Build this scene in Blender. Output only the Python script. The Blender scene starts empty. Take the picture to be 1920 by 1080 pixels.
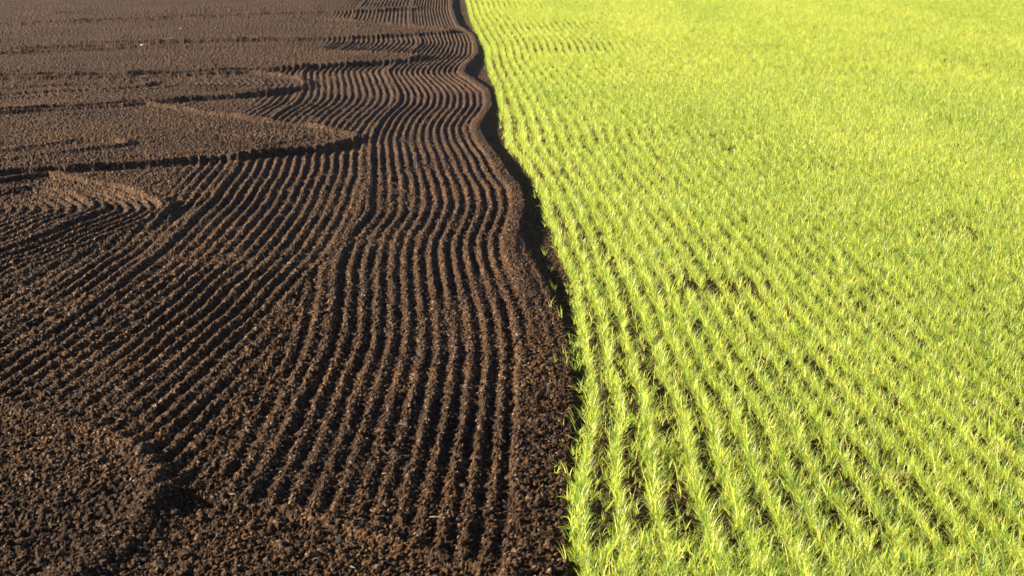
import bpy, math, random
import numpy as np
rng = np.random.default_rng(7); random.seed(7)
scn = bpy.context.scene
C = scn.collection

# ------------------------------------------------------------------ camera
CAMH = 3.34; F = 4533.0; PITCH = math.atan(715.0/F)
cp, sp = math.cos(PITCH), math.sin(PITCH)
cam = bpy.data.cameras.new('camera'); co = bpy.data.objects.new('camera', cam); C.objects.link(co)
cam.sensor_width = 36; cam.lens = 36*F/1920; cam.clip_end = 3000
co.location = (0, 0, CAMH); co.rotation_euler = (math.pi/2-PITCH, 0, 0)
cam.dof.use_dof = True; cam.dof.focus_distance = 21; cam.dof.aperture_fstop = 8.5
scn.camera = co

SK = 123*cp/F                 # the rows run slightly off the camera's axis
def plan(px, py):             # photo pixel (1920 wide) -> row coordinates u (across rows), v (away)
    px = np.asarray(px, float); py = np.asarray(py, float)
    t = CAMH/(F*sp+(py-540)*cp)
    X = (px-960)*t; Y = (F*cp-(py-540)*sp)*t
    return X+SK*Y, Y
def toxy(u, v): return u-SK*v, v

# ------------------------------------------------------------------ noise
def hsh(ix, iy, seed):
    h = (ix.astype(np.int64)*374761393+iy.astype(np.int64)*668265263+seed*974711) & 0xffffffff
    h = ((h ^ (h >> 13))*1274126177) & 0xffffffff
    h = ((h ^ (h >> 16))*2246822519) & 0xffffffff
    return ((h ^ (h >> 15)) & 0xffffff)/float(0x1000000)
def vn(x, y, seed):           # value noise -1..1
    ix = np.floor(x); iy = np.floor(y); fx = x-ix; fy = y-iy
    fx = fx*fx*(3-2*fx); fy = fy*fy*(3-2*fy)
    a = hsh(ix, iy, seed); b = hsh(ix+1, iy, seed); c = hsh(ix, iy+1, seed); d = hsh(ix+1, iy+1, seed)
    return ((a*(1-fx)+b*fx)*(1-fy)+(c*(1-fx)+d*fx)*fy)*2-1
def domes(x, y, cell, seed, r0, r1, dens=1.0, squash=0.9):   # heap of rounded clods, heights in metres
    X = x/cell; Y = y/cell; ix = np.floor(X); iy = np.floor(Y)
    best = np.zeros_like(x)
    for dx in (-1, 0, 1):
        for dy in (-1, 0, 1):
            jx = ix+dx; jy = iy+dy
            r = r0+(r1-r0)*hsh(jx, jy, seed+3)**2.2
            e = 0.75+0.5*hsh(jx, jy, seed+5)
            ddx = X-(jx+hsh(jx, jy, seed+1)); ddy = (Y-(jy+hsh(jx, jy, seed+2)))*e
            q = r*r-(ddx*ddx+ddy*ddy)
            if dens < 1: q = np.where(hsh(jx, jy, seed+4) < dens, q, -1)
            np.maximum(best, np.sqrt(np.maximum(q, 0)), out=best)
    return best*cell*squash
def ss(x, a, b):
    t = np.clip((x-a)/(b-a), 0, 1); return t*t*(3-2*t)

# ------------------------------------------------------------------ traced courses (photo pixels), laid on the ground plane
VF = np.linspace(5, 320, 6301)
def course(pts, sm=0.35, base=None):
    u, v = plan([p[0] for p in pts], [p[1] for p in pts])
    o = np.argsort(v); w = np.interp(VF, v[o], u[o])
    out = w.copy()                              # distance-growing smoothing
    k = np.arange(-30, 31)
    acc = np.zeros_like(w); tot = 0
    for i in k:
        g = math.exp(-(i/14.0)**2)
        acc += g*np.interp(VF*(1+i*sm*0.0028), VF, w); tot += g
    return acc/tot
crest = course([(1000,1400),(1030,1080),(1034,960),(1034,830),(1032,740),(1030,670),(1011,596),(989,537),(962,478),(960,448),(978,385),(968,352),(940,318),(926,291),(903,264),(892,236),(908,215),(918,200),(916,172),(890,154),(865,138),(868,128),(894,103),(892,80),(886,64),(858,50),(852,36),(846,18),(846,0),(840,-60)])
mainr = course([(450,1400),(560,1080),(610,900),(630,740),(633,640),(612,560),(606,540),(650,440),(685,400),(687,345),(690,270),(697,248),(712,222),(740,196),(746,183),(738,160),(724,136),(740,118),(764,103),(790,80),(772,50),(770,20),(775,0),(785,-60)])
leftr = course([(-1100,1400),(-610,1080),(-346,900),(-190,800),(-33,700),(119,600),(260,500),(320,450),(390,380),(440,310),(480,262),(520,220),(785,-60)])
join_ = course([(190,1400),(330,1080),(385,930),(426,815),(459,741),(500,667),(537,611),(578,511),(610,480),(785,-60)])
edge = course([(1075,1400),(1078,1080),(1074,1000),(1070,920),(1080,850),(1098,800),(1092,720),(1087,660),(1080,600),(1067,540),(1047,480),(1027,420),(1012,370),(982,312),(948,278),(946,240),(932,180),(914,130),(908,90),(898,72),(880,36),(873,0),(868,-60)], 0.25)
def at(tab, v): return np.interp(v, VF, tab)
def vat(py): return float(plan(960, py)[1])
_b = ss(VF, vat(540), vat(470)); mainr = _b*mainr+(1-_b)*(crest-1.75)
_b = ss(VF, vat(350), vat(300)); leftr = _b*(mainr-1.75)+(1-_b)*leftr
_b = ss(VF, vat(520), vat(450)); join_ = _b*mainr+(1-_b)*join_      # where the fanned rows run into the straight ones
def rowq(u, v):      # straightened row coordinate: 0.70 on the last ridge, -1.05 on the pass ridge, -2.80 on the next
    c0 = at(crest, v); c1 = at(mainr, v); c2 = at(leftr, v); cj = at(join_, v)
    q = np.where(u > c0, 0.70+(u-c0),
        np.where(u > cj, -1.05+1.75*(u-c1)/(c0-c1), -2.80+(u-c2)))
    return q

# patches worked last, whose edges are thrown-up ridges: (polygon, ridge height, ridge width, raise, rows-inside)
PATCH = [
 ([(-900,36),(0,27),(300,24),(560,20),(700,17),(785,15),(790,18),(700,23),(500,28),(300,36),(0,48),(-900,78)], .09, .42, .03, .2),
 ([(-900,92),(0,51),(300,39),(400,38),(580,36),(700,45),(800,54),(855,60),(852,62),(760,68),(600,76),(400,80),(200,83),(0,80),(-900,82)], .09, .32, .03, .2),
 ([(-900,100),(100,92),(300,92),(500,96),(650,100),(760,105),(802,107),(790,112),(720,120),(600,128),(450,135),(300,140),(0,147),(-900,160)], .095, .30, .03, .2),
 ([(-900,120),(0,95),(250,86),(285,87),(290,89),(280,91),(130,99),(0,104),(-900,127)], .08, .26, .02, .2),
 ([(-900,178),(0,151),(300,144),(475,137),(520,142),(565,150),(584,160),(570,168),(500,180),(400,188),(200,201),(0,213),(-900,262)], .09, .24, .02, .4),
 ([(-900,205),(0,170),(150,160),(270,156),(288,159),(282,163),(200,172),(0,181),(-900,216)], .055, .22, .02, .2),
 ([(-900,292),(0,218),(200,205),(280,199),(340,208),(400,218),(470,228),(550,238),(620,247),(668,255),(682,262),(668,270),(600,284),(520,293),(400,303),(200,318),(0,331),(-900,400)], .095, .22, .03, .3),
 ([(-900,345),(0,285),(150,264),(225,266),(242,271),(236,276),(130,289),(0,304),(-900,370)], .05, .22, .01, .2),
 ([(-900,450),(-100,358),(20,340),(95,330),(150,340),(200,350),(250,361),(285,370),(315,383),(324,395),(318,406),(290,422),(220,450),(100,500),(0,545),(-300,690),(-900,980)], .095, .17, .011, .95),
 ([(150,985),(322,935),(370,934),(430,942),(500,950),(560,962),(620,974),(660,985),(720,1008),(770,1026),(860,1060),(960,1085),(1000,1120),(980,1400),(-400,1400),(-100,1150)], .06, .12, -.004, .0),
 ([(-900,640),(-300,705),(0,762),(110,788),(200,815),(262,842),(302,872),(322,905),(318,945),(292,985),(240,1025),(170,1075),(60,1150),(-300,1400),(-900,1500)], .052, .22, .012, .0),
]
PP = []
for poly, hr, wr, rs, rw in PATCH:
    u, v = plan([p[0] for p in poly], [p[1] for p in poly]); PP.append((u, v, hr, wr, rs, rw))
def sdist(u, v, pu, pv):
    d2 = np.full(u.shape, 1e9); inside = np.zeros(u.shape, bool); n = len(pu)
    for i in range(n):
        ax, ay, bx, by = pu[i], pv[i], pu[(i+1) % n], pv[(i+1) % n]
        ex, ey = bx-ax, by-ay; L = ex*ex+ey*ey+1e-12
        t = np.clip(((u-ax)*ex+(v-ay)*ey)/L, 0, 1)
        d = (u-ax-t*ex)**2+(v-ay-t*ey)**2; np.minimum(d2, d, out=d2)
        c = ((ay > v) != (by > v))
        xi = ax+(v-ay)*ex/(ey if abs(ey) > 1e-9 else 1e-9)
        inside ^= (c & (u < xi))
    d = np.sqrt(d2); return np.where(inside, d, -d)

SP = 0.125
def height(u, v):
    q = rowq(u, v)
    e = at(edge, v)
    wob = vn(u*1.6, v*.8, 11)*.012+vn(u*7, v*3, 12)*.007+vn(u*16, v*11, 17)*.006
    ph = (q+wob)/SP
    amp = .0135*(1+.45*vn(u*2.2, v*.7, 13)+.45*vn(u*9, v*5, 14)+.3*vn(u*21, v*13, 16))
    amp = amp*(1-.85*ss(-q, 2.9, 3.7)*(.55+.45*ss(v, 22, 30)))
    r = np.cos(2*math.pi*ph); r = np.where(r > 0, r, r*1.0)
    H = amp*r
    rough = np.clip(.66+.40*vn(u*.9, v*.35, 15)+.35*ss(-q, 2.9, 4.2), .25, 1)
    for k in range(8):                       # taller ridges left between passes
        c = .70-1.75*k
        if k == 0:
            g = np.exp(-((q-.69)/.10)**2)*ss(v, 17, 22); H = H*(1-.8*g)+.040*g; rough = rough*(1-.5*g); continue
        H = H+((.028-.012*ss(v, 22, 18)) if k < 3 else .016)*np.exp(-((q-c)/.060)**2)*(1-ss(v, 40, 55)*(k > 2))
    # a broad disturbed streak through the rows
    st = np.exp(-((u-at(join_, v)-.06*vn(v*.8, v*0, 77))/.13)**2)*ss(v, 25, 20)
    rough = np.clip(rough+st*.5, 0, 1.2); H = H*(1-.6*st)
    # flank between the last ridge and the crop
    bank = ss(q, .41, .53)*(1-ss(v, 16, 22))
    H = H*(1-bank)+bank*(.024+.012*vn(u*3, v*1.5, 18)+.008*vn(u*12, v*7, 19)); rough = rough*(1-bank)+bank*.85
    x = q-.70
    fl = ss(x, .03, .13)
    gap = np.maximum(e-(u-x), .12)
    tt = np.clip(x/gap, 0, 1)
    nf = ss(v, 17, 27)
    H = H*(1-fl)+fl*(.018+.014*nf-(.060+.045*nf)*ss(tt, .62-.60*nf, .97-.35*nf))
    rough = rough*(1-fl)+fl*.5
    H = H+ss(u-e, 0, .2)*.015
    wob2 = vn(u*2.3, v*1.3, 21)*.03+vn(u*8, v*5, 22)*.018
    for pu, pv, hr, wr, rs, rw in PP:
        lo = u.min(), v.min()
        sd = sdist(u, v, pu, pv)+wob2*(wr/.17)
        far = np.clip(v/30, .8, 3)
        w = ss(sd, -.03, .16)
        lines = np.cos(2*math.pi*sd/SP)*.012*rw*np.clip(1.3+1.2*vn(u*.35, v*.2, 31), 0, 1.6)
        for c, k in ((.8, .55), (1.5, .35), (2.6, .5)):
            lines = lines+hr*k*rw*np.exp(-((sd-c-.15*vn(v*.3, u*.3, 5))/.11)**2)*np.clip(.5+1.2*vn(u*.25+9*c, v*.12, 32), 0, 1)
        H = H*(1-w)+w*(rs+lines)
        rough = rough*(1-w)+w*np.clip(.95+.3*vn(u*1.1, v*.5, 33), .5, 1.3)
        rid = np.exp(-((sd-.06)/(wr*.55))**2)*(1+.3*vn(u*3, v*2, 34))
        rough = rough*(1-.6*rid)
        if rs == .011: rid = rid*(.25+.75*ss(v, 24.5, 27.5))
        if rs == .012: rid = rid*(.5+.5*ss(v, 17.5, 15.5))
        H = H+hr*.85*rid*np.clip(1+.3*vn(u*1.3, v*.8, 35), .4, 1.3)
        H = H-.12*hr*np.exp(-((sd+wr*.9)/(wr*.5))**2)
    ug = ss(u-e, .0, .15)
    rough = rough*(1-ug)+ug*.4
    H = H+.02*vn(u*.33, v*.12, 41)*ss(v, 14, 30)+.010*vn(u*1.3, v*.9, 42)
    # clods
    wx = u+vn(u*40, v*40, 51)*.006; wy = v+vn(u*40, v*40, 52)*.006
    D = domes(wx, wy, .018, 100, .35, .8)*(1.05+.65*rough)
    D = np.maximum(D, domes(wx, wy, .040, 200, .2, .72, .8)*(.5+.85*rough))
    D = np.maximum(D, domes(wx, wy, .085, 300, .1, .55, .6)*np.clip(rough-.25, 0, 1)*1.35)
    D = D*(1-.45*ss(v, 22, 45))
    H = H+D+.0035*vn(u*160, v*160, 61)+.006*vn(u*33, v*33, 62)
    return H
def hat(u, v):
    a = np.array([float(u)]); b = np.array([float(v)]); return float(height(a, b)[0])

# ------------------------------------------------------------------ materials
def mat(name):
    m = bpy.data.materials.new(name); m.use_nodes = True; nt = m.node_tree; nt.nodes.clear()
    out = nt.nodes.new('ShaderNodeOutputMaterial'); return m, nt, out
def N(nt, t, **kw):
    n = nt.nodes.new(t)
    for k, v in kw.items():
        if k.startswith('_'): setattr(n, k[1:], v)
        else: n.inputs[k].default_value = v
    return n
def ramp(nt, stops):
    r = nt.nodes.new('ShaderNodeValToRGB'); el = r.color_ramp.elements
    while len(el) < len(stops): el.new(.5)
    for e, (p, c) in zip(el, stops): e.position = p; e.color = (*c, 1)
    return r
def soil_material():
    m, nt, out = mat('soil'); L = nt.links.new
    tc = N(nt, 'ShaderNodeTexCoord')
    n1 = N(nt, 'ShaderNodeTexNoise', Scale=38, Detail=6, Roughness=.7)
    n2 = N(nt, 'ShaderNodeTexNoise', Scale=.55, Detail=3)
    n3 = N(nt, 'ShaderNodeTexVoronoi', Scale=55)
    for n in (n1, n2, n3): L(tc.outputs['Object'], n.inputs['Vector'])
    r1 = ramp(nt, [(.3, (.013, .0068, .0032)), (.5, (.040, .0208, .0092)), (.72, (.160, .086, .038))])
    L(n1.outputs['Fac'], r1.inputs['Fac'])
    r2 = ramp(nt, [(.35, (.74, .73, .76)), (.65, (1.22, 1.18, 1.02))])
    L(n2.outputs['Fac'], r2.inputs['Fac'])
    mx = N(nt, 'ShaderNodeMix', _data_type='RGBA', _blend_type='MULTIPLY'); mx.inputs[0].default_value = 1
    L(r1.outputs[0], mx.inputs[6]); L(r2.outputs[0], mx.inputs[7])
    # single pale or reddish crumbs
    sep = N(nt, 'ShaderNodeSeparateColor'); L(n3.outputs['Color'], sep.inputs[0])
    gt = N(nt, 'ShaderNodeMath', _operation='GREATER_THAN'); gt.inputs[1].default_value = .93; L(sep.outputs[0], gt.inputs[0])
    k = N(nt, 'ShaderNodeMath', _operation='MULTIPLY'); k.inputs[1].default_value = .55; L(gt.outputs[0], k.inputs[0])
    rc = ramp(nt, [(0, (.26, .15, .10)), (.5, (.20, .16, .13)), (1, (.30, .24, .19))]); L(sep.outputs[1], rc.inputs['Fac'])
    m2 = N(nt, 'ShaderNodeMix', _data_type='RGBA'); L(k.outputs[0], m2.inputs[0]); L(mx.outputs[2], m2.inputs[6]); L(rc.outputs[0], m2.inputs[7])
    b = N(nt, 'ShaderNodeBsdfPrincipled', Roughness=.85)
    b.inputs['Specular IOR Level'].default_value = .12
    nv = N(nt, 'ShaderNodeTexVoronoi', Scale=75); L(tc.outputs['Object'], nv.inputs['Vector'])
    sv = N(nt, 'ShaderNodeSeparateColor'); L(nv.outputs['Color'], sv.inputs[0])
    rv = ramp(nt, [(0, (.50, .48, .46)), (.55, (1.0, .98, .95)), (.85, (1.55, 1.50, 1.38)), (1, (2.3, 2.2, 2.0))]); L(sv.outputs[2], rv.inputs['Fac'])
    m3 = N(nt, 'ShaderNodeMix', _data_type='RGBA', _blend_type='MULTIPLY'); m3.inputs[0].default_value = 1; m3.clamp_result = False
    L(m2.outputs[2], m3.inputs[6]); L(rv.outputs[0], m3.inputs[7]); L(m3.outputs[2], b.inputs['Base Color'])
    nb = N(nt, 'ShaderNodeTexNoise', Scale=120, Detail=5, Roughness=.75); L(tc.outputs['Object'], nb.inputs['Vector'])
    bp = N(nt, 'ShaderNodeBump', Strength=1, Distance=.010); L(nb.outputs['Fac'], bp.inputs['Height']); L(bp.outputs[0], b.inputs['Normal'])
    L(b.outputs[0], out.inputs[0]); return m
SOIL = soil_material()

def leaf_material():
    m, nt, out = mat('grass_blade'); L = nt.links.new
    at_ = N(nt, 'ShaderNodeAttribute', _attribute_name='tone'); oi = N(nt, 'ShaderNodeObjectInfo')
    ge = N(nt, 'ShaderNodeNewGeometry')
    nz = N(nt, 'ShaderNodeTexNoise', Scale=.35, Detail=3)
    mp = N(nt, 'ShaderNodeMapping'); mp.inputs['Scale'].default_value = (1.1, .13, 1)
    L(ge.outputs['Position'], mp.inputs['Vector']); L(mp.outputs[0], nz.inputs['Vector'])
    a = N(nt, 'ShaderNodeMath', _operation='MULTIPLY_ADD'); a.inputs[1].default_value = .80; L(at_.outputs['Fac'], a.inputs[0])
    o2 = N(nt, 'ShaderNodeMath', _operation='MULTIPLY'); o2.inputs[1].default_value = .22; L(oi.outputs['Random'], o2.inputs[0])
    L(o2.outputs[0], a.inputs[2])
    a2 = N(nt, 'ShaderNodeMath', _operation='MULTIPLY_ADD'); a2.inputs[1].default_value = .32; a2.inputs[2].default_value = -.14; L(nz.outputs['Fac'], a2.inputs[0])
    a3 = N(nt, 'ShaderNodeMath', _operation='ADD'); L(a.outputs[0], a3.inputs[0]); L(a2.outputs[0], a3.inputs[1])
    r = ramp(nt, [(0, (.045, .15, .045)), (.3, (.26, .41, .06)), (.65, (.56, .62, .11)), (1, (.78, .74, .30))])
    L(a3.outputs[0], r.inputs['Fac'])
    b = N(nt, 'ShaderNodeBsdfPrincipled', Roughness=.42); L(r.outputs[0], b.inputs['Base Color'])
    b.inputs['Specular IOR Level'].default_value = .5
    t = N(nt, 'ShaderNodeBsdfTranslucent')
    tm = N(nt, 'ShaderNodeMix', _data_type='RGBA', _blend_type='MULTIPLY'); tm.inputs[0].default_value = 1
    tm.inputs[7].default_value = (1.4, 1.35, .9, 1); L(r.outputs[0], tm.inputs[6]); L(tm.outputs[2], t.inputs[0])
    mx = N(nt, 'ShaderNodeMixShader'); mx.inputs[0].default_value = .48
    L(b.outputs[0], mx.inputs[1]); L(t.outputs[0], mx.inputs[2]); L(mx.outputs[0], out.inputs[0]); return m
LEAF = leaf_material()
def plain(name, c1, c2, rough=.8, scale=90, trans=0):
    m, nt, out = mat(name); L = nt.links.new
    tc = N(nt, 'ShaderNodeTexCoord'); n = N(nt, 'ShaderNodeTexNoise', Scale=scale, Detail=5); L(tc.outputs['Object'], n.inputs['Vector'])
    r = ramp(nt, [(.35, c1), (.65, c2)]); L(n.outputs['Fac'], r.inputs['Fac'])
    b = N(nt, 'ShaderNodeBsdfPrincipled', Roughness=rough); b.inputs['Specular IOR Level'].default_value = .12; L(r.outputs[0], b.inputs['Base Color'])
    bp = N(nt, 'ShaderNodeBump', Strength=.6, Distance=.004); L(n.outputs['Fac'], bp.inputs['Height']); L(bp.outputs[0], b.inputs['Normal'])
    L(b.outputs[0], out.inputs[0]); return m
CLOD = plain('clod_soil', (.022, .013, .007), (.072, .042, .023), 1, 60)
STONE = plain('pale_stone', (.42, .30, .24), (.62, .50, .42), .7, 60)
STRAW = plain('straw', (.55, .36, .20), (.80, .62, .42), .6, 60)
HUSK = plain('white_husk', (.48, .38, .25), (.66, .54, .38), .6, 60)

# ------------------------------------------------------------------ helpers
def mesh_obj(name, V, Fc, m, smooth=True, quads=True):
    me = bpy.data.meshes.new(name); V = np.asarray(V, np.float32); Fc = np.asarray(Fc, np.int32)
    k = Fc.shape[1]
    me.vertices.add(len(V)); me.vertices.foreach_set('co', V.ravel())
    me.loops.add(Fc.size); me.loops.foreach_set('vertex_index', Fc.ravel())
    me.polygons.add(len(Fc)); me.polygons.foreach_set('loop_start', np.arange(0, Fc.size, k, dtype=np.int32))
    me.polygons.foreach_set('use_smooth', np.full(len(Fc), smooth))
    me.materials.append(m); me.update(); me.validate()
    return bpy.data.objects.new(name, me)
def grid_faces(nr, nc):
    i = np.arange(nr*nc).reshape(nr, nc)
    return np.stack([i[:-1, :-1].ravel(), i[:-1, 1:].ravel(), i[1:, 1:].ravel(), i[1:, :-1].ravel()], 1)
def tag(o, label=None, cat=None, group=None, kind=None):
    if label: o['label'] = label
    if cat: o['category'] = cat
    if group: o['group'] = group
    if kind: o['kind'] = kind
    return o

# ------------------------------------------------------------------ the worked field: one displaced sheet
cols = np.concatenate([np.arange(-520, -10, 3.2), np.arange(-10, 1125, .95), np.arange(1125, 1960, 2.6), np.arange(1960, 2960, 9)])
rows = np.concatenate([np.arange(1330, 1095, -3.0), np.arange(1095, 600, -.85), np.arange(600, -8, -.95), np.arange(-8, -75, -2.5)])
PXg, PYg = np.meshgrid(cols, rows)
U, Vv = plan(PXg, PYg)
Z = np.empty_like(U); step = 100
for i in range(0, len(rows), step): Z[i:i+step] = height(U[i:i+step], Vv[i:i+step])
X, Y = toxy(U, Vv)
Z[0, :] = -.2; Z[-1, :] = -.2; Z[:, 0] = -.2; Z[:, -1] = -.2
o = mesh_obj('soil_field', np.stack([X.ravel(), Y.ravel(), Z.ravel()], 1), grid_faces(len(rows), len(cols)), SOIL)
C.objects.link(o); tag(o, 'dark brown harrowed soil in wavy drilled rows', None, None, 'structure')

# base ground to the horizon
xs = np.linspace(-900, 900, 61); ys = np.linspace(-300, 1500, 61)
gx, gy = np.meshgrid(xs, ys); gz = np.full_like(gx, -.09)
o = mesh_obj('ground', np.stack([gx.ravel(), gy.ravel(), gz.ravel()], 1), grid_faces(61, 61), SOIL)
C.objects.link(o); tag(o, None, None, None, 'structure')

# ------------------------------------------------------------------ grass crop
def blade(L, w, lean, az, bend, seg=5, base=(0, 0, 0)):
    """ribbon leaf: starts upright, arches over; returns (2*seg+1) verts"""
    vs = []; x = 0; z = 0; a = lean; sd = np.array([-math.sin(az), math.cos(az), 0]); fd = np.array([math.cos(az), math.sin(az), 0])
    tw = random.uniform(-.5, .5)
    for i in range(seg+1):
        t = i/seg
        p = np.array(base)+fd*x+np.array([0, 0, z])
        ww = w*(0.55+.45*min(1, t*4))*(1-t**2.2)*.5
        s = sd*math.cos(tw*t*2)+np.array([0, 0, 1])*math.sin(tw*t*2)*.6
        if i < seg: vs.append(p-s*ww); vs.append(p+s*ww)
        else: vs.append(p)
        x += L/seg*math.sin(a); z += L/seg*math.cos(a); a += bend/seg*(.4+1.3*t)
    return vs
class Leaves:
    def __init__(s): s.V = []; s.Q = []; s.T = []; s.tone = []
    def add(s, vs, seg, tone):
        b = len(s.V); s.V += vs; s.tone += [tone]*len(vs)
        for i in range(seg-1): s.Q.append((b+2*i, b+2*i+1, b+2*i+3, b+2*i+2))
        s.T.append((b+2*seg-2, b+2*seg-1, b+2*seg))
    def build(s, name):
        me = bpy.data.meshes.new(name); me.from_pydata([tuple(p) for p in s.V], [], s.Q+s.T)
        me.polygons.foreach_set('use_smooth', [True]*len(me.polygons))
        a = me.attributes.new('tone', 'FLOAT', 'POINT'); a.data.foreach_set('value', s.tone)
        me.materials.append(LEAF); me.update(); return bpy.data.objects.new(name, me)
def plant_leaves(lv, cx, cy, hs, n, seg=5, wk=1, tm=.46, ts=.34):
    for k in range(n):
        az = random.uniform(0, 2*math.pi)
        Ln = random.uniform(.07, .165)*hs; 
        lv.add(blade(Ln, random.uniform(.0045, .0076)*wk, random.uniform(.05, .75), az, random.uniform(.4, 2.2), seg,
               (cx+random.uniform(-.008, .008), cy+random.uniform(-.008, .008), -.01)), seg, min(1, max(0, random.gauss(tm, ts))))
lib = bpy.data.collections.new('grass_library')
NPL, NSEG = 36, 14
for i in range(NPL):
    lv = Leaves(); plant_leaves(lv, 0, 0, random.uniform(.8, 1.12), random.randint(5, 7)); ob = lv.build('a_plant_%02d' % i); lib.objects.link(ob)
for i in range(NSEG):
    lv = Leaves()
    for j in range(11): plant_leaves(lv, random.gauss(0, .026), -.16+.32*(j+random.random())/11, random.uniform(.8, 1.15), 5, 3, .8, .51, .16)
    ob = lv.build('b_tuft_%02d' % i); lib.objects.link(ob)

GSP = .163
P = []; ROT = []; SC = []; IX = []
def edgewig(q, v):      # course of crop row q (metres in from the edge)
    e = at(edge, v); m = at(EM, v)
    return m+(e-m)*np.exp(-np.maximum(q, 0)/1.6)+q
EM = np.full_like(VF, np.interp(25, VF, edge)); EM = EM+(.10*np.sin(VF*.21)+.05*np.sin(VF*.53+1))
def add_points(u, v, zoff, idx, sc, rz, tx, ty):
    x, y = toxy(u, v)
    P.append(np.stack([x, y, zoff], 1)); IX.append(idx); SC.append(sc); ROT.append(np.stack([tx, ty, rz], 1))
THIN = [(1290,545,.16,.5),(1340,552,.22,.4),(1405,548,.16,.5),(1120,480,.05,1.2),(1190,655,.05,1.0),(1800,440,.3,.9),(1640,560,.25,.3),(1530,700,.12,.35),(1370,835,.10,.25),(1480,880,.12,.2),(1560,1020,.22,.2),(1050,330,.12,.8)]
def cover(u, v):        # patchiness of the stand, 0..1
    g = np.zeros_like(u)
    for px, py, a, b in THIN:
        cu, cv = plan(px, py); g = g+.62*np.exp(-((u-cu)/a)**2-((v-cv)/b)**2)
    return (1-np.clip(g, 0, .9))*(.93+.20*vn(u*1.7, v*.9, 71)+.12*vn(u*6, v*4, 72))
VN = 46.0
vmin = plan(960, 1200)[1]
NR = 250
for r in range(NR):
    q0 = .05+r*GSP
    # near: single plants
    v1 = min(VN, 400)
    n = int((VN-vmin)/.017); v = vmin+(VN-vmin)*(np.arange(n)+rng.random(n))/n
    q = q0+((.045 if r > 2 else 0)+(.03 if r > 7 else 0))*ss(v, 30, 21)
    u = edgewig(q, v)+rng.normal(0, 1, n)*(.012+.014*ss(v, 18, 40))+.022*vn(v*1.3, v*0+r*3.1, 73)
    x, y = toxy(u, v)
    pxs = 960+F*x/(y*cp+ (CAMH*sp))
    k = (pxs < 2700) & (rng.random(n) < cover(u, v)) 
    # now and then a stretch of a row failed
    k &= ~(vn(v*1.1, v*0+r*7.7, 74) > .93)
    
    k &= rng.random(n) < 1.1+.75*vn(v*13, v*0+r*5.3, 79)*ss(v, 40, 20)
    u, v = u[k], v[k]; n = len(u)
    if n:
        hs = (.95+.16*vn(u*1.2, v*.6, 76)+rng.normal(0, .10, n))*(1-.10*(r == 0))
        add_points(u, v, np.array(height(u, v))*0, rng.integers(0, NPL, n), hs, rng.random(n)*6.283, rng.normal(0, .16, n), rng.normal(0, .16, n))
    # far: row tufts
    VE = 128.0; q = q0
    n = int((VE-VN)/.24); v = VN+(VE-VN)*(np.arange(n)+rng.random(n)*.6)/n
    u = edgewig(q, v)+rng.normal(0, .012, n)
    x, y = toxy(u, v); pxs = 960+F*x/(y*cp+CAMH*sp)
    k = (pxs < 2400) & (rng.random(n) < .95)
    u, v = u[k], v[k]; n = len(u)
    if n:
        hs = .98+.16*vn(u*.9, v*.3, 76)+rng.normal(0, .08, n)
        add_points(u, v, np.zeros(n), NPL+rng.integers(0, NSEG, n), hs, rng.integers(0, 2, n)*math.pi+rng.normal(0, .06, n), rng.normal(0, .06, n), rng.normal(0, .06, n))
# sown across the row ends at the near side, and volunteers between rows
VB = float(plan(960, 1005)[1])
n = 3400; v = vmin+rng.random(n)*(VB-vmin); u = .72+rng.random(n)*4.5
k = rng.random(n) < ss(VB-v, 0, .8)
u, v = u[k], v[k]; n = len(u)
add_points(u, v, np.zeros(n), rng.integers(0, NPL, n), 1+rng.normal(0, .1, n), rng.random(n)*6.283, rng.normal(0, .2, n), rng.normal(0, .2, n))
n = 90000; v = 12+rng.random(n)**.8*36; u = at(edge, v)+.06+rng.random(n)**.8*v*.36
k = rng.random(n) < cover(u, v)-.1; u, v = u[k], v[k]; n = len(u)
add_points(u, v, np.zeros(n), rng.integers(0, NPL, n), .8+rng.normal(0, .1, n), rng.random(n)*6.283, rng.normal(0, .2, n), rng.normal(0, .2, n))
n = 900; v = 12+rng.random(n)**1.4*60; u = at(edge, v)+.05-np.abs(rng.normal(0, .035, n))*(1+1.5*(vn(v*1.7, v*0, 88) > .3)*(v < 20))
add_points(u, v, np.zeros(n), rng.integers(0, NPL, n), .75+rng.normal(0, .15, n), rng.random(n)*6.283, rng.normal(0, .3, n), rng.normal(0, .3, n))
P = np.concatenate(P).astype(np.float32); ROT = np.concatenate(ROT).astype(np.float32); SC = np.concatenate(SC).astype(np.float32); IX = np.concatenate(IX).astype(np.int32)
uu = P[:, 0]+SK*P[:, 1]
# ground under the plants, coarse lookup of the soil height without single clods
P[:, 2] = .012
print('grass instances', len(P))
me = bpy.data.meshes.new('grass'); me.vertices.add(len(P)); me.vertices.foreach_set('co', P.ravel())
for nm, ty, dat in (('rot', 'FLOAT_VECTOR', ROT), ('scl', 'FLOAT', SC), ('idx', 'INT', IX)):
    a = me.attributes.new(nm, ty, 'POINT'); a.data.foreach_set('vector' if ty == 'FLOAT_VECTOR' else 'value', dat.ravel())
grass = bpy.data.objects.new('grass', me); C.objects.link(grass)
tag(grass, 'bright yellow green young grass crop growing in rows right of the bare soil', 'grass', None, 'stuff')
ng = bpy.data.node_groups.new('sow', 'GeometryNodeTree')
ng.interface.new_socket('Geometry', in_out='INPUT', socket_type='NodeSocketGeometry'); ng.interface.new_socket('Geometry', in_out='OUTPUT', socket_type='NodeSocketGeometry')
gi = ng.nodes.new('NodeGroupInput'); go = ng.nodes.new('NodeGroupOutput'); ip = ng.nodes.new('GeometryNodeInstanceOnPoints')
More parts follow.
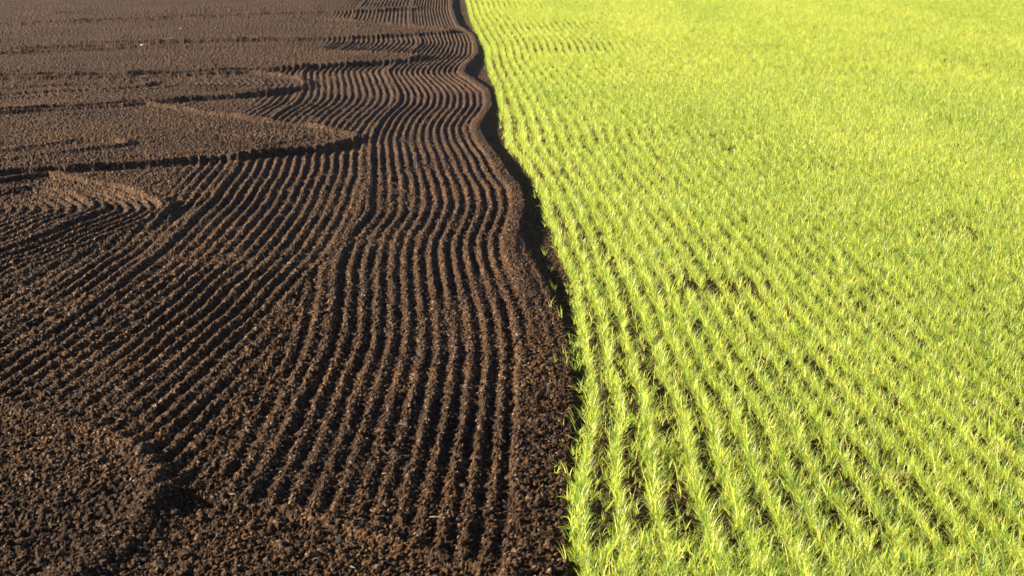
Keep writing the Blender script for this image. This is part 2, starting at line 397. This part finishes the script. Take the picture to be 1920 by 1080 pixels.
ci = ng.nodes.new('GeometryNodeCollectionInfo'); ci.inputs['Collection'].default_value = lib; ci.inputs['Separate Children'].default_value = True; ci.inputs['Reset Children'].default_value = True
def na(nm, dt):
    n = ng.nodes.new('GeometryNodeInputNamedAttribute'); n.data_type = dt; n.inputs['Name'].default_value = nm; return n
ar, as_, ai = na('rot', 'FLOAT_VECTOR'), na('scl', 'FLOAT'), na('idx', 'INT')
L = ng.links.new
L(gi.outputs[0], ip.inputs['Points']); L(ci.outputs[0], ip.inputs['Instance']); ip.inputs['Pick Instance'].default_value = True
L(ai.outputs[0], ip.inputs['Instance Index']); L(ar.outputs[0], ip.inputs['Rotation']); L(as_.outputs[0], ip.inputs['Scale']); L(ip.outputs[0], go.inputs[0])
md = grass.modifiers.new('sow', 'NODES'); md.node_group = ng

# ------------------------------------------------------------------ clods
def ico(sub):
    import bmesh
    bm = bmesh.new(); bmesh.ops.create_icosphere(bm, subdivisions=sub, radius=1)
    V = np.array([v.co[:] for v in bm.verts]); Fc = np.array([[v.index for v in f.verts] for f in bm.faces]); bm.free(); return V, Fc
I2, F2 = ico(2); I3, F3 = ico(4)
def lump(V, seed, amt=.28):
    s = seed*3.7
    d = 1+amt*vn(V[:, 0]*1.3+s, V[:, 1]*1.3+V[:, 2]*.9+s, seed)+amt*.5*vn(V[:, 0]*3+V[:, 2]*2+s, V[:, 1]*3-s, seed+1)
    W = V*d[:, None]; return W
crV, crF = [], []; off = 0
n = 5200
py = 300+rng.random(n)**.6*900; px = -100+rng.random(n)*1180
u, v = plan(px, py); k = u < at(edge, v)-.02; u, v = u[k], v[k]
r = .005+.014*rng.random(len(u))**3.0
h = height(u, v); x, y = toxy(u, v)
for i in range(len(u)):
    W = lump(I2, i % 23)*np.array([1, random.uniform(.75, 1.2), random.uniform(.6, .9)])*r[i]
    a = random.random()*6.28; ca, sa = math.cos(a), math.sin(a)
    W = np.stack([W[:, 0]*ca-W[:, 1]*sa, W[:, 0]*sa+W[:, 1]*ca, W[:, 2]], 1)+np.array([x[i], y[i], h[i]+r[i]*.25])
    crV.append(W); crF.append(F2+off); off += len(W)
o = mesh_obj('soil_crumbs', np.concatenate(crV), np.concatenate(crF), CLOD); C.objects.link(o)
tag(o, 'small loose brown soil crumbs strewn over the drilled rows', 'soil', None, 'stuff')

def place(px, py, dz=0):
    u, v = plan(px, py); x, y = toxy(u, v); return float(x), float(y), hat(u, v)+dz
CL = [  # px, py, radius, label
 (1013, 957, .034, 'big rounded brown clod low on the bare strip beside the grass'),
 (1011, 757, .030, 'tall upright brown clod on the bare strip, higher up than the big rounded one'),
 (992, 744, .022, 'flat dark clod just left of the tall upright clod on the bare strip'),
 (915, 972, .030, 'wide rounded clod at the foot of a soil row, left of the bare strip'),
 (1005, 1062, .034, 'pale brown clod nearest the bottom of the frame beside the grass'),
 (922, 915, .020, 'small dark clod with a straw bit beside it on the last soil rows'),
 (885, 1070, .026, 'lumpy clod at the bottom edge right of the green leaf'),
 (186, 932, .030, 'large grey brown clod sitting alone on the rough patch at lower left'),
 (126, 984, .026, 'pale rounded clod on the rough patch, below and left of the large grey one'),
 (118, 1050, .036, 'biggest pale clod near the bottom left corner'),
 (62, 747, .026, 'orange brown clod at the left ends of the drilled rows'),
 (112, 794, .030, 'light brown clod on the ridge bordering the rough patch'),
 (415, 820, .032, 'flattened pale clod among the crumbs where rows meet the rough ground'),
 (462, 746, .030, 'dark round clod in the disturbed streak, upper of a close pair'),
 (461, 759, .028, 'dark round clod in the disturbed streak, lower of a close pair'),
 (474, 907, .026, 'smooth brown clod above the orange straw at lower left of centre'),
 (340, 743, .024, 'pale angular clod between the leaning rows left of the streak'),
 (547, 690, .026, 'brown clod in the disturbed streak amid the rows'),
 (905, 674, .020, 'pale brown clod lying across a row near the middle'),
 (242, 1034, .030, 'round brown clod in the shadow right of the rough patch ridge'),
 (350, 1045, .034, 'broad brown clod at the bottom left, right of the ridge shadow'),
]
for i, (px, py, r, lb) in enumerate(CL):
    o = mesh_obj('soil_clod', lump(I3, 60+i, .34)*np.array([r, r*random.uniform(.8, 1.1), r*(1.25 if 'tall' in lb else .72)]), F3, CLOD)
    x, y, z = place(px, py, r*.25); o.location = (x, y, z); o.rotation_euler = (0, 0, random.random()*6); C.objects.link(o)
    tag(o, lb, 'clod', 'larger clods on the bare soil')
for i, (px, py, r, lb) in enumerate([(27, 338, .024, 'small pinkish pale stone below the long dark furrow at far left'),
        (268, 90, .055, 'pale oval stone on the distant soil near the top left'),
        (323, 76, .03, 'small reddish stone on the distant soil, right of the pale oval stone'),
        (340, 58, .035, 'tiny white stone farthest away on the bare soil'),
        (52, 544, .018, 'small pale stone among crumbs at the left edge')]):
    o = mesh_obj('field_stone', lump(I3, 90+i, .2)*np.array([r*1.2, r, r*.6]), F3, STONE)
    o.location = place(px, py, r*.3); C.objects.link(o); tag(o, lb, 'stone', 'pale stones on the bare soil')

def strip(pts, w, th=.0012, wn=(0, 1, 0)):      # thin solid strap along a path
    pts = [np.array(p, float) for p in pts]; wn = np.array(wn, float); V = []; Fc = []
    n = len(pts)
    for i, p in enumerate(pts):
        t = pts[min(i+1, n-1)]-pts[max(i-1, 0)]; t /= np.linalg.norm(t)
        s = np.cross(t, wn); s /= (np.linalg.norm(s)+1e-9); nn = np.cross(s, t)
        k = w*(.5 if 0 < i < n-1 else .28)
        V += [p-s*k-nn*th, p+s*k-nn*th, p+s*k+nn*th, p-s*k+nn*th]
    for i in range(n-1):
        for j in range(4): Fc.append((4*i+j, 4*i+(j+1) % 4, 4*i+4+(j+1) % 4, 4*i+4+j))
    Fc += [(3, 2, 1, 0), (4*n-4, 4*n-3, 4*n-2, 4*n-1)]
    return V, Fc
def arc(L, tilt, az, bend, n=5):
    p = np.zeros(3); out = [p.copy()]; a = tilt
    for i in range(n):
        p = p+np.array([math.cos(az)*math.cos(a), math.sin(az)*math.cos(a), math.sin(a)])*L/n; out.append(p.copy()); a -= bend/n
    return out
ST = [ # px,py,length,tilt,az,bend,width,mat,label
 (428, 944, .055, .1, 0, .2, .006, STRAW, 'orange lying straw bit at lower left where rough ground begins'),
 (677, 988, .040, 1.35, .3, .2, .008, HUSK, 'short pale straw stub standing upright at the foot of the rows'),
 (630, 1022, .042, 1.15, .2, .4, .012, HUSK, 'broad white husk leaning upright near the bottom centre left'),
 (805, 979, .062, .05, .05, .1, .007, STRAW, 'longest orange straw lying flat across a row end'),
 (546, 1018, .024, .1, .2, .2, .007, STRAW, 'tiny orange straw bit left of the broad white husk'),
 (806, 1064, .075, 1.45, .2, .1, .004, STRAW, 'thin tall tan stalk standing near the bottom edge'),
 (840, 1060, .045, .9, 3.0, 4.0, .007, HUSK, 'curled cream husk beside a green leaf at the bottom'),
 (716, 890, .026, .2, .1, .3, .006, STRAW, 'small tan straw resting on a soil row right of centre left'),
 (690, 472, .10, 1.7, 3.0, -2.0, .014, HUSK, 'pale curved husk alone in the middle of the drilled rows'),
 (950, 945, .032, .6, 2.4, .3, .006, HUSK, 'pale straw bit on the last rows, level with the big rounded clod'),
 (1026, 733, .045, .3, .5, .2, .004, STRAW, 'slanting tan straw on the bare strip above the tall clod'),
 (1018, 944, .030, 1.0, 2.2, .2, .004, STRAW, 'thin straw poking up behind the big rounded clod'),
 (995, 1015, .028, 1.4, 0, .2, .004, STRAW, 'short upright straw left of the pale bottom clod'),
 (220, 792, .040, .05, 0, .1, .004, STRAW, 'pair of thin straw bits at the ends of the left rows'),
 (616, 676, .030, .7, .8, .3, .005, HUSK, 'pale straw bit between rows left of centre'),
 (745, 706, .030, .2, .2, .2, .005, STRAW, 'tan straw bit between rows below centre'),
 (665, 1072, .026, .3, 2.6, .2, .006, HUSK, 'cream straw bit almost on the bottom edge'),
]
for px, py, Ln, ti, az, be, w, m, lb in ST:
    V, Fc = strip(arc(Ln*1.1, ti, az, be, 6), w*1.3, .001, (0, 1, 0) if ti > .5 else (0, -.5, .8))
    o = mesh_obj('straw_piece', V, Fc, m, False); o.location = place(px, py, .008); C.objects.link(o)
    tag(o, lb, 'straw', 'straw and husk bits on the bare soil')

def sprout(px, py, n, hs, lb, lean=None, name='grass_tuft', grp='stray grass tufts at the crop edge', fl=False):
    lv = Leaves()
    for k in range(n):
        az = random.uniform(0, 6.28) if lean is None else random.gauss(lean, .8)
        lv.add(blade(random.uniform(.07, .14)*hs, random.uniform(.0045, .0075), random.uniform(.05, .6)+(.8 if fl else 0), az, random.uniform(.1, 1.2), 6,
               (random.uniform(-.012, .012), random.uniform(-.03, .03), -.005)), 6, random.uniform(.35, 1))
    o = lv.build(name); o.location = place(px, py); C.objects.link(o); tag(o, lb, 'grass tuft' if n > 1 else 'leaf', grp)
T = [
 (1022, 470, 4, 1.0, 'thin stray grass tuft highest up on the shaded strip beside the crop'),
 (1034, 500, 4, .9, 'stray grass tuft on the shaded strip just below the highest one'),
 (1040, 545, 6, 1.0, 'arching stray grass tuft close against the crop edge, mid height'),
 (1032, 580, 4, 1.0, 'lone two bladed tuft standing farthest out on the dark strip'),
 (1052, 600, 7, 1.1, 'fuller stray tuft leaning left where the bare strip widens'),
 (1070, 640, 5, 1.0, 'narrow stray tuft touching the crop edge below the fuller one'),
 (1058, 808, 3, 1.1, 'lone slender tuft leaning left off the crop edge, lower half'),
 (1076, 800, 5, 1.1, 'stray tuft between the lone slender one and the crop'),
 (1064, 893, 7, 1.1, 'bright yellow tuft sticking out left of the crop edge'),
 (1082, 886, 6, 1.1, 'tuft joining the bright yellow one to the crop edge'),
 (1064, 944, 6, 1.0, 'low spreading tuft below the bright yellow one'),
 (1060, 1062, 6, 1.2, 'stray tuft with long blades reaching left near the bottom'),
 (952, 262, 6, 1.6, 'small far tuft standing off the crop edge at the upper bend'),
 (938, 232, 6, 1.5, 'farthest stray tuft beside the crop edge in the upper bend'),
]
for px, py, n, hs, lb in T: sprout(px, py, n, hs, lb, math.pi if 'left' in lb else None)
sprout(541, 962, 3, .45, 'tiny green seedling among clods at lower left of centre', 0, 'seedling', 'single seedlings on the bare soil', True)
sprout(852, 1060, 1, .6, 'single curved green leaf beside the curled cream husk', 0, 'seedling', 'single seedlings on the bare soil', True)
sprout(384, 1082, 1, .6, 'short yellow green shoot on the bottom edge at left', None, 'seedling', 'single seedlings on the bare soil')
sprout(3, 832, 1, .5, 'green shoot at the left edge of the rough patch', None, 'seedling', 'single seedlings on the bare soil')

# ------------------------------------------------------------------ haze
def haze():
    m, nt, out = mat('haze_air')
    pv = nt.nodes.new('ShaderNodeVolumePrincipled'); pv.inputs['Density'].default_value = HZ
    pv.inputs['Color'].default_value = (.93, .95, 1, 1); pv.inputs['Anisotropy'].default_value = .2
    nt.links.new(pv.outputs[0], out.inputs['Volume'])
    x0, x1, y0, y1, z0, z1 = -950, 950, -350, 1550, -1.2, 5.5
    V = [(x, y, z) for z in (z0, z1) for y in (y0, y1) for x in (x0, x1)]
    Fc = [(0, 2, 3, 1), (4, 5, 7, 6), (0, 1, 5, 4), (2, 6, 7, 3), (0, 4, 6, 2), (1, 3, 7, 5)]
    o = mesh_obj('haze', V, Fc, m, False); C.objects.link(o); tag(o, 'thin pale haze over the far field', None, None, 'stuff')
HZ = .00009
if HZ > 0: haze()

# ------------------------------------------------------------------ light
EL, AZ = math.radians(20), math.radians(-72)      # azimuth from +Y towards +X: sun stands to the left
w = bpy.data.worlds.new('World'); scn.world = w; w.use_nodes = True; nt = w.node_tree
sky = nt.nodes.new('ShaderNodeTexSky'); sky.sky_type = 'NISHITA'; sky.sun_disc = False; sky.sun_elevation = EL; sky.sun_rotation = AZ; sky.air_density = .5; sky.dust_density = .3
bg = nt.nodes['Background']; bg.inputs[1].default_value = .05; nt.links.new(sky.outputs[0], bg.inputs[0])
sl = bpy.data.lights.new('sun', 'SUN'); sl.energy = 5; sl.angle = math.radians(.5); sl.color = (1, .86, .66)
so = bpy.data.objects.new('sun', sl); C.objects.link(so)
from mathutils import Vector
d = Vector((math.cos(EL)*math.sin(AZ), math.cos(EL)*math.cos(AZ), math.sin(EL)))
so.rotation_euler = d.to_track_quat('Z', 'Y').to_euler(); so.location = (-20, 20, 12)
scn.view_settings.view_transform = 'Standard'; scn.view_settings.look = 'None'; scn.view_settings.exposure = 1.75; scn.view_settings.gamma = 1
